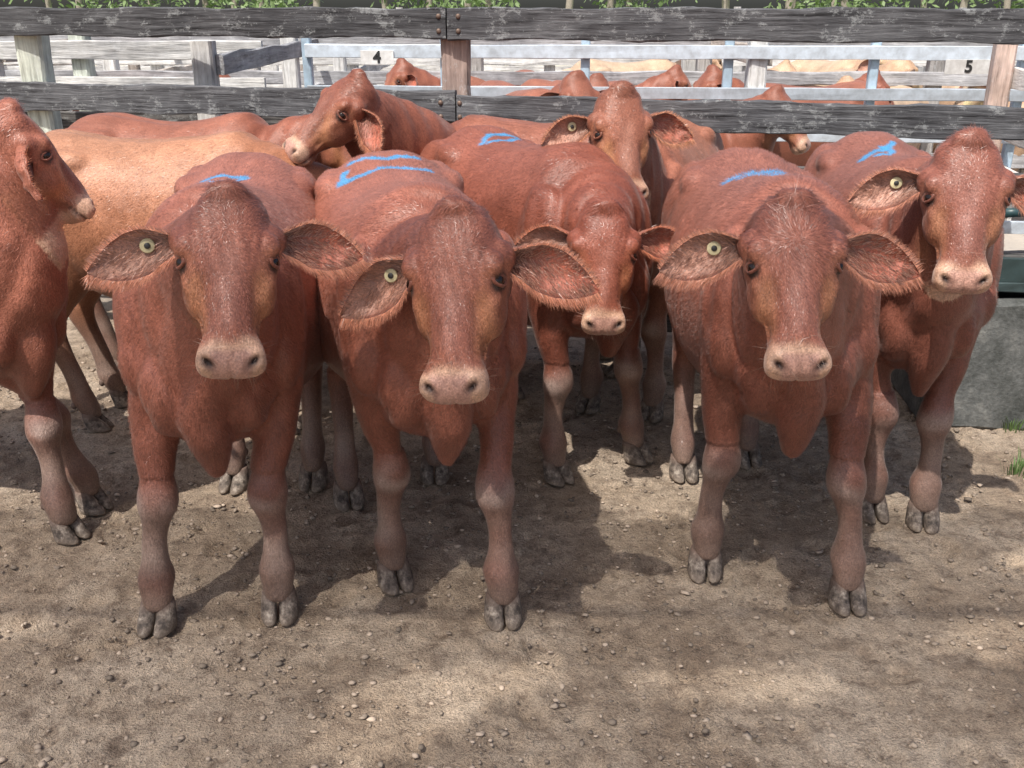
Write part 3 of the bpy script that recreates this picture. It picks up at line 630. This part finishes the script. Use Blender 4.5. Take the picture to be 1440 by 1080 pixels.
# ------------------------------------------------------------ weeds
gm=simple('grass_blade',(.10,.17,.05),.6)
def tuft(x,y,k,h):
    V=[];F=[]
    for i in range(k):
        a_=random.random()*6.28; rr=random.random()*.05; l_=h*random.uniform(.4,1); px=rr*math.cos(a_);py=rr*math.sin(a_); lean=random.uniform(.1,.6)
        w=.003; dx,dy=math.cos(a_),math.sin(a_); n0=len(V)
        V+=[(px-dy*w,py+dx*w,-.005),(px+dy*w,py-dx*w,-.005),(px+dx*lean*l_*.4-dy*w*.8,py+dy*lean*l_*.4+dx*w*.8,l_*.6),(px+dx*lean*l_*.4+dy*w*.8,py+dy*lean*l_*.4-dx*w*.8,l_*.6),(px+dx*lean*l_,py+dy*lean*l_,l_*.95)]
        F+=[(n0,n0+1,n0+3,n0+2),(n0+2,n0+3,n0+4)]
    mm=bpy.data.meshes.new('grass_tuft'); mm.from_pydata(V,[],F); o=add_obj('grass_tuft',mm,gm); o.location=(x,y,0)
for x_,y_ in ((2.28,4.18),(2.36,4.22),(2.08,3.72),(2.15,3.78),(2.45,4.1)): tuft(x_,y_,30,.08)
# ------------------------------------------------------------ unseen screen of open slats, added overhead to half-shade the foreground
def shade_screen():
    DZ=5.2; pt=.03; fr_=.56; xa=np.arange(-6.5,3.2,pt); ys_=-1.75; dy=.03; V=[];F=[]
    holes=[(-1.80,-.50,.30,.15,.65),(-1.50,-.36,.17,.08,.4),(-.87,-.38,.27,.075,0),(.06,-.16,.28,.11,.1),(.4,.30,.2,.08,0),(-3.2,-.1,.2,.08,0),(-2.6,-1.0,.1,.05,0)]  # gaps shaped to drop sun patches on the ground
    def bad(cx,cy):
        for hx,hy,rx,ry,t in holes:
            dx,dy_=cx-hx,cy-hy; u=dx*math.cos(t)+dy_*math.sin(t); v=-dx*math.sin(t)+dy_*math.cos(t)
            if (u/rx)**2+(v/ry)**2<1+.5*math.sin(cx*33+hx)*math.cos(cy*41): return True
        return False
    for i_,x_ in enumerate(xa):
        edge=.67+.03*math.sin(i_*.37)-.07*((i_//9)%4==0)
        y=ys_; start=None
        while y<edge:
            if bad(x_+pt/2,y+dy/2):
                if start is not None: 
                    n0=len(V); V+=[(x_,start,DZ),(x_+pt*fr_,start,DZ),(x_+pt*fr_,y,DZ),(x_,y,DZ)]; F.append((n0,n0+1,n0+2,n0+3)); start=None
            elif start is None: start=y
            y+=dy
        if start is not None:
            n0=len(V); V+=[(x_,start,DZ),(x_+pt*fr_,start,DZ),(x_+pt*fr_,y,DZ),(x_,y,DZ)]; F.append((n0,n0+1,n0+2,n0+3))
    me=bpy.data.meshes.new('slats'); me.from_pydata(V,[],F); r=empty('overhead_shade_screen'); o=add_obj('slats',me,M_conc,r,False)
    B=Boards()
    for x_ in (-6.4,3.1):
        for y_ in (-1.7,): B.add((x_,y_,0),(x_,y_,5.16),.12,.12,(.5,.5,.5),.002,upv=(1,0,0))
    for y_ in (-1.72,.0): B.add((-6.5,y_,DZ-.03),(3.2,y_,DZ-.03),.03,.02,(.5,.5,.5),.001)
    B.done('frame',M_timber,r)
shade_screen()
# ------------------------------------------------------------ distant trees
def trees():
    V=[];F=[];tv=Acc()
    for k in range(46):
        x=-60+k*2.7+random.uniform(-1,1); y=random.uniform(52,70); h=random.uniform(7,13)
        pts=[(x,y,0,.22),(x+random.uniform(-.3,.3),y,h*.4,.16),(x+random.uniform(-.6,.6),y,h*.8,.07)]
        loft(tv,[(A3(*p_[:3]),A3(1,0,0),A3(0,1,0),p_[3],p_[3],p_[3],2) for p_ in cr(pts,3)],8)
        for c in range(11):
            cx,cy,cz=x+random.gauss(0,1.2),y+random.gauss(0,1),h*random.uniform(.12,1)
            for q in range(70):
                p_=A3(cx,cy,cz)+rng.normal(size=3)*A3(.8,.7,.45); d1=nrm(rng.normal(size=3))*.22; d2=nrm(rng.normal(size=3))*.12
                n0=len(V); V+=[tuple(p_-d1),tuple(p_+d2),tuple(p_+d1),tuple(p_-d2)]; F.append((n0,n0+1,n0+2,n0+3))
    r=empty('distant_trees'); me=bpy.data.meshes.new('foliage'); me.from_pydata(V,[],F)
    add_obj('foliage',me,simple('leaves',(.19,.27,.11),.6),r,False)
    me=bpy.data.meshes.new('trunks'); me.from_pydata(tv.arr().tolist(),[],tv.F); add_obj('trunks',me,simple('bark',(.35,.30,.26),.9),r)
trees()
# ------------------------------------------------------------ light, sky, camera
w=bpy.data.worlds.new('World'); scene.world=w; w.use_nodes=True; nt=w.node_tree
sky=nt.nodes.new('ShaderNodeTexSky'); sky.sky_type='NISHITA'; sky.sun_disc=False
svec=Vector((-.25,-.45,.857)).normalized()
sky.sun_elevation=math.asin(svec.z); sky.sun_rotation=math.atan2(svec.x,svec.y)%(2*math.pi); sky.air_density=1.0; sky.dust_density=4.0
bg=nt.nodes['Background']; nt.links.new(sky.outputs[0],bg.inputs[0]); bg.inputs[1].default_value=.15
sl=bpy.data.lights.new('sun','SUN'); sl.energy=5.0; sl.angle=math.radians(.6); sl.color=(1,.95,.88)
so=bpy.data.objects.new('sun',sl); col_root.objects.link(so); so.rotation_euler=svec.to_track_quat('Z','Y').to_euler(); so.location=(-5,-8,15)
cam=bpy.data.cameras.new('camera'); cam.lens=35; cam.sensor_width=36; cam.clip_end=2000; cam.clip_start=.05
co=bpy.data.objects.new('camera',cam); col_root.objects.link(co); co.location=(0,0,1.8); co.rotation_euler=(math.radians(90-20.7),0,0)
scene.camera=co
scene.view_settings.view_transform='Standard'; scene.view_settings.look='None'; scene.view_settings.exposure=0
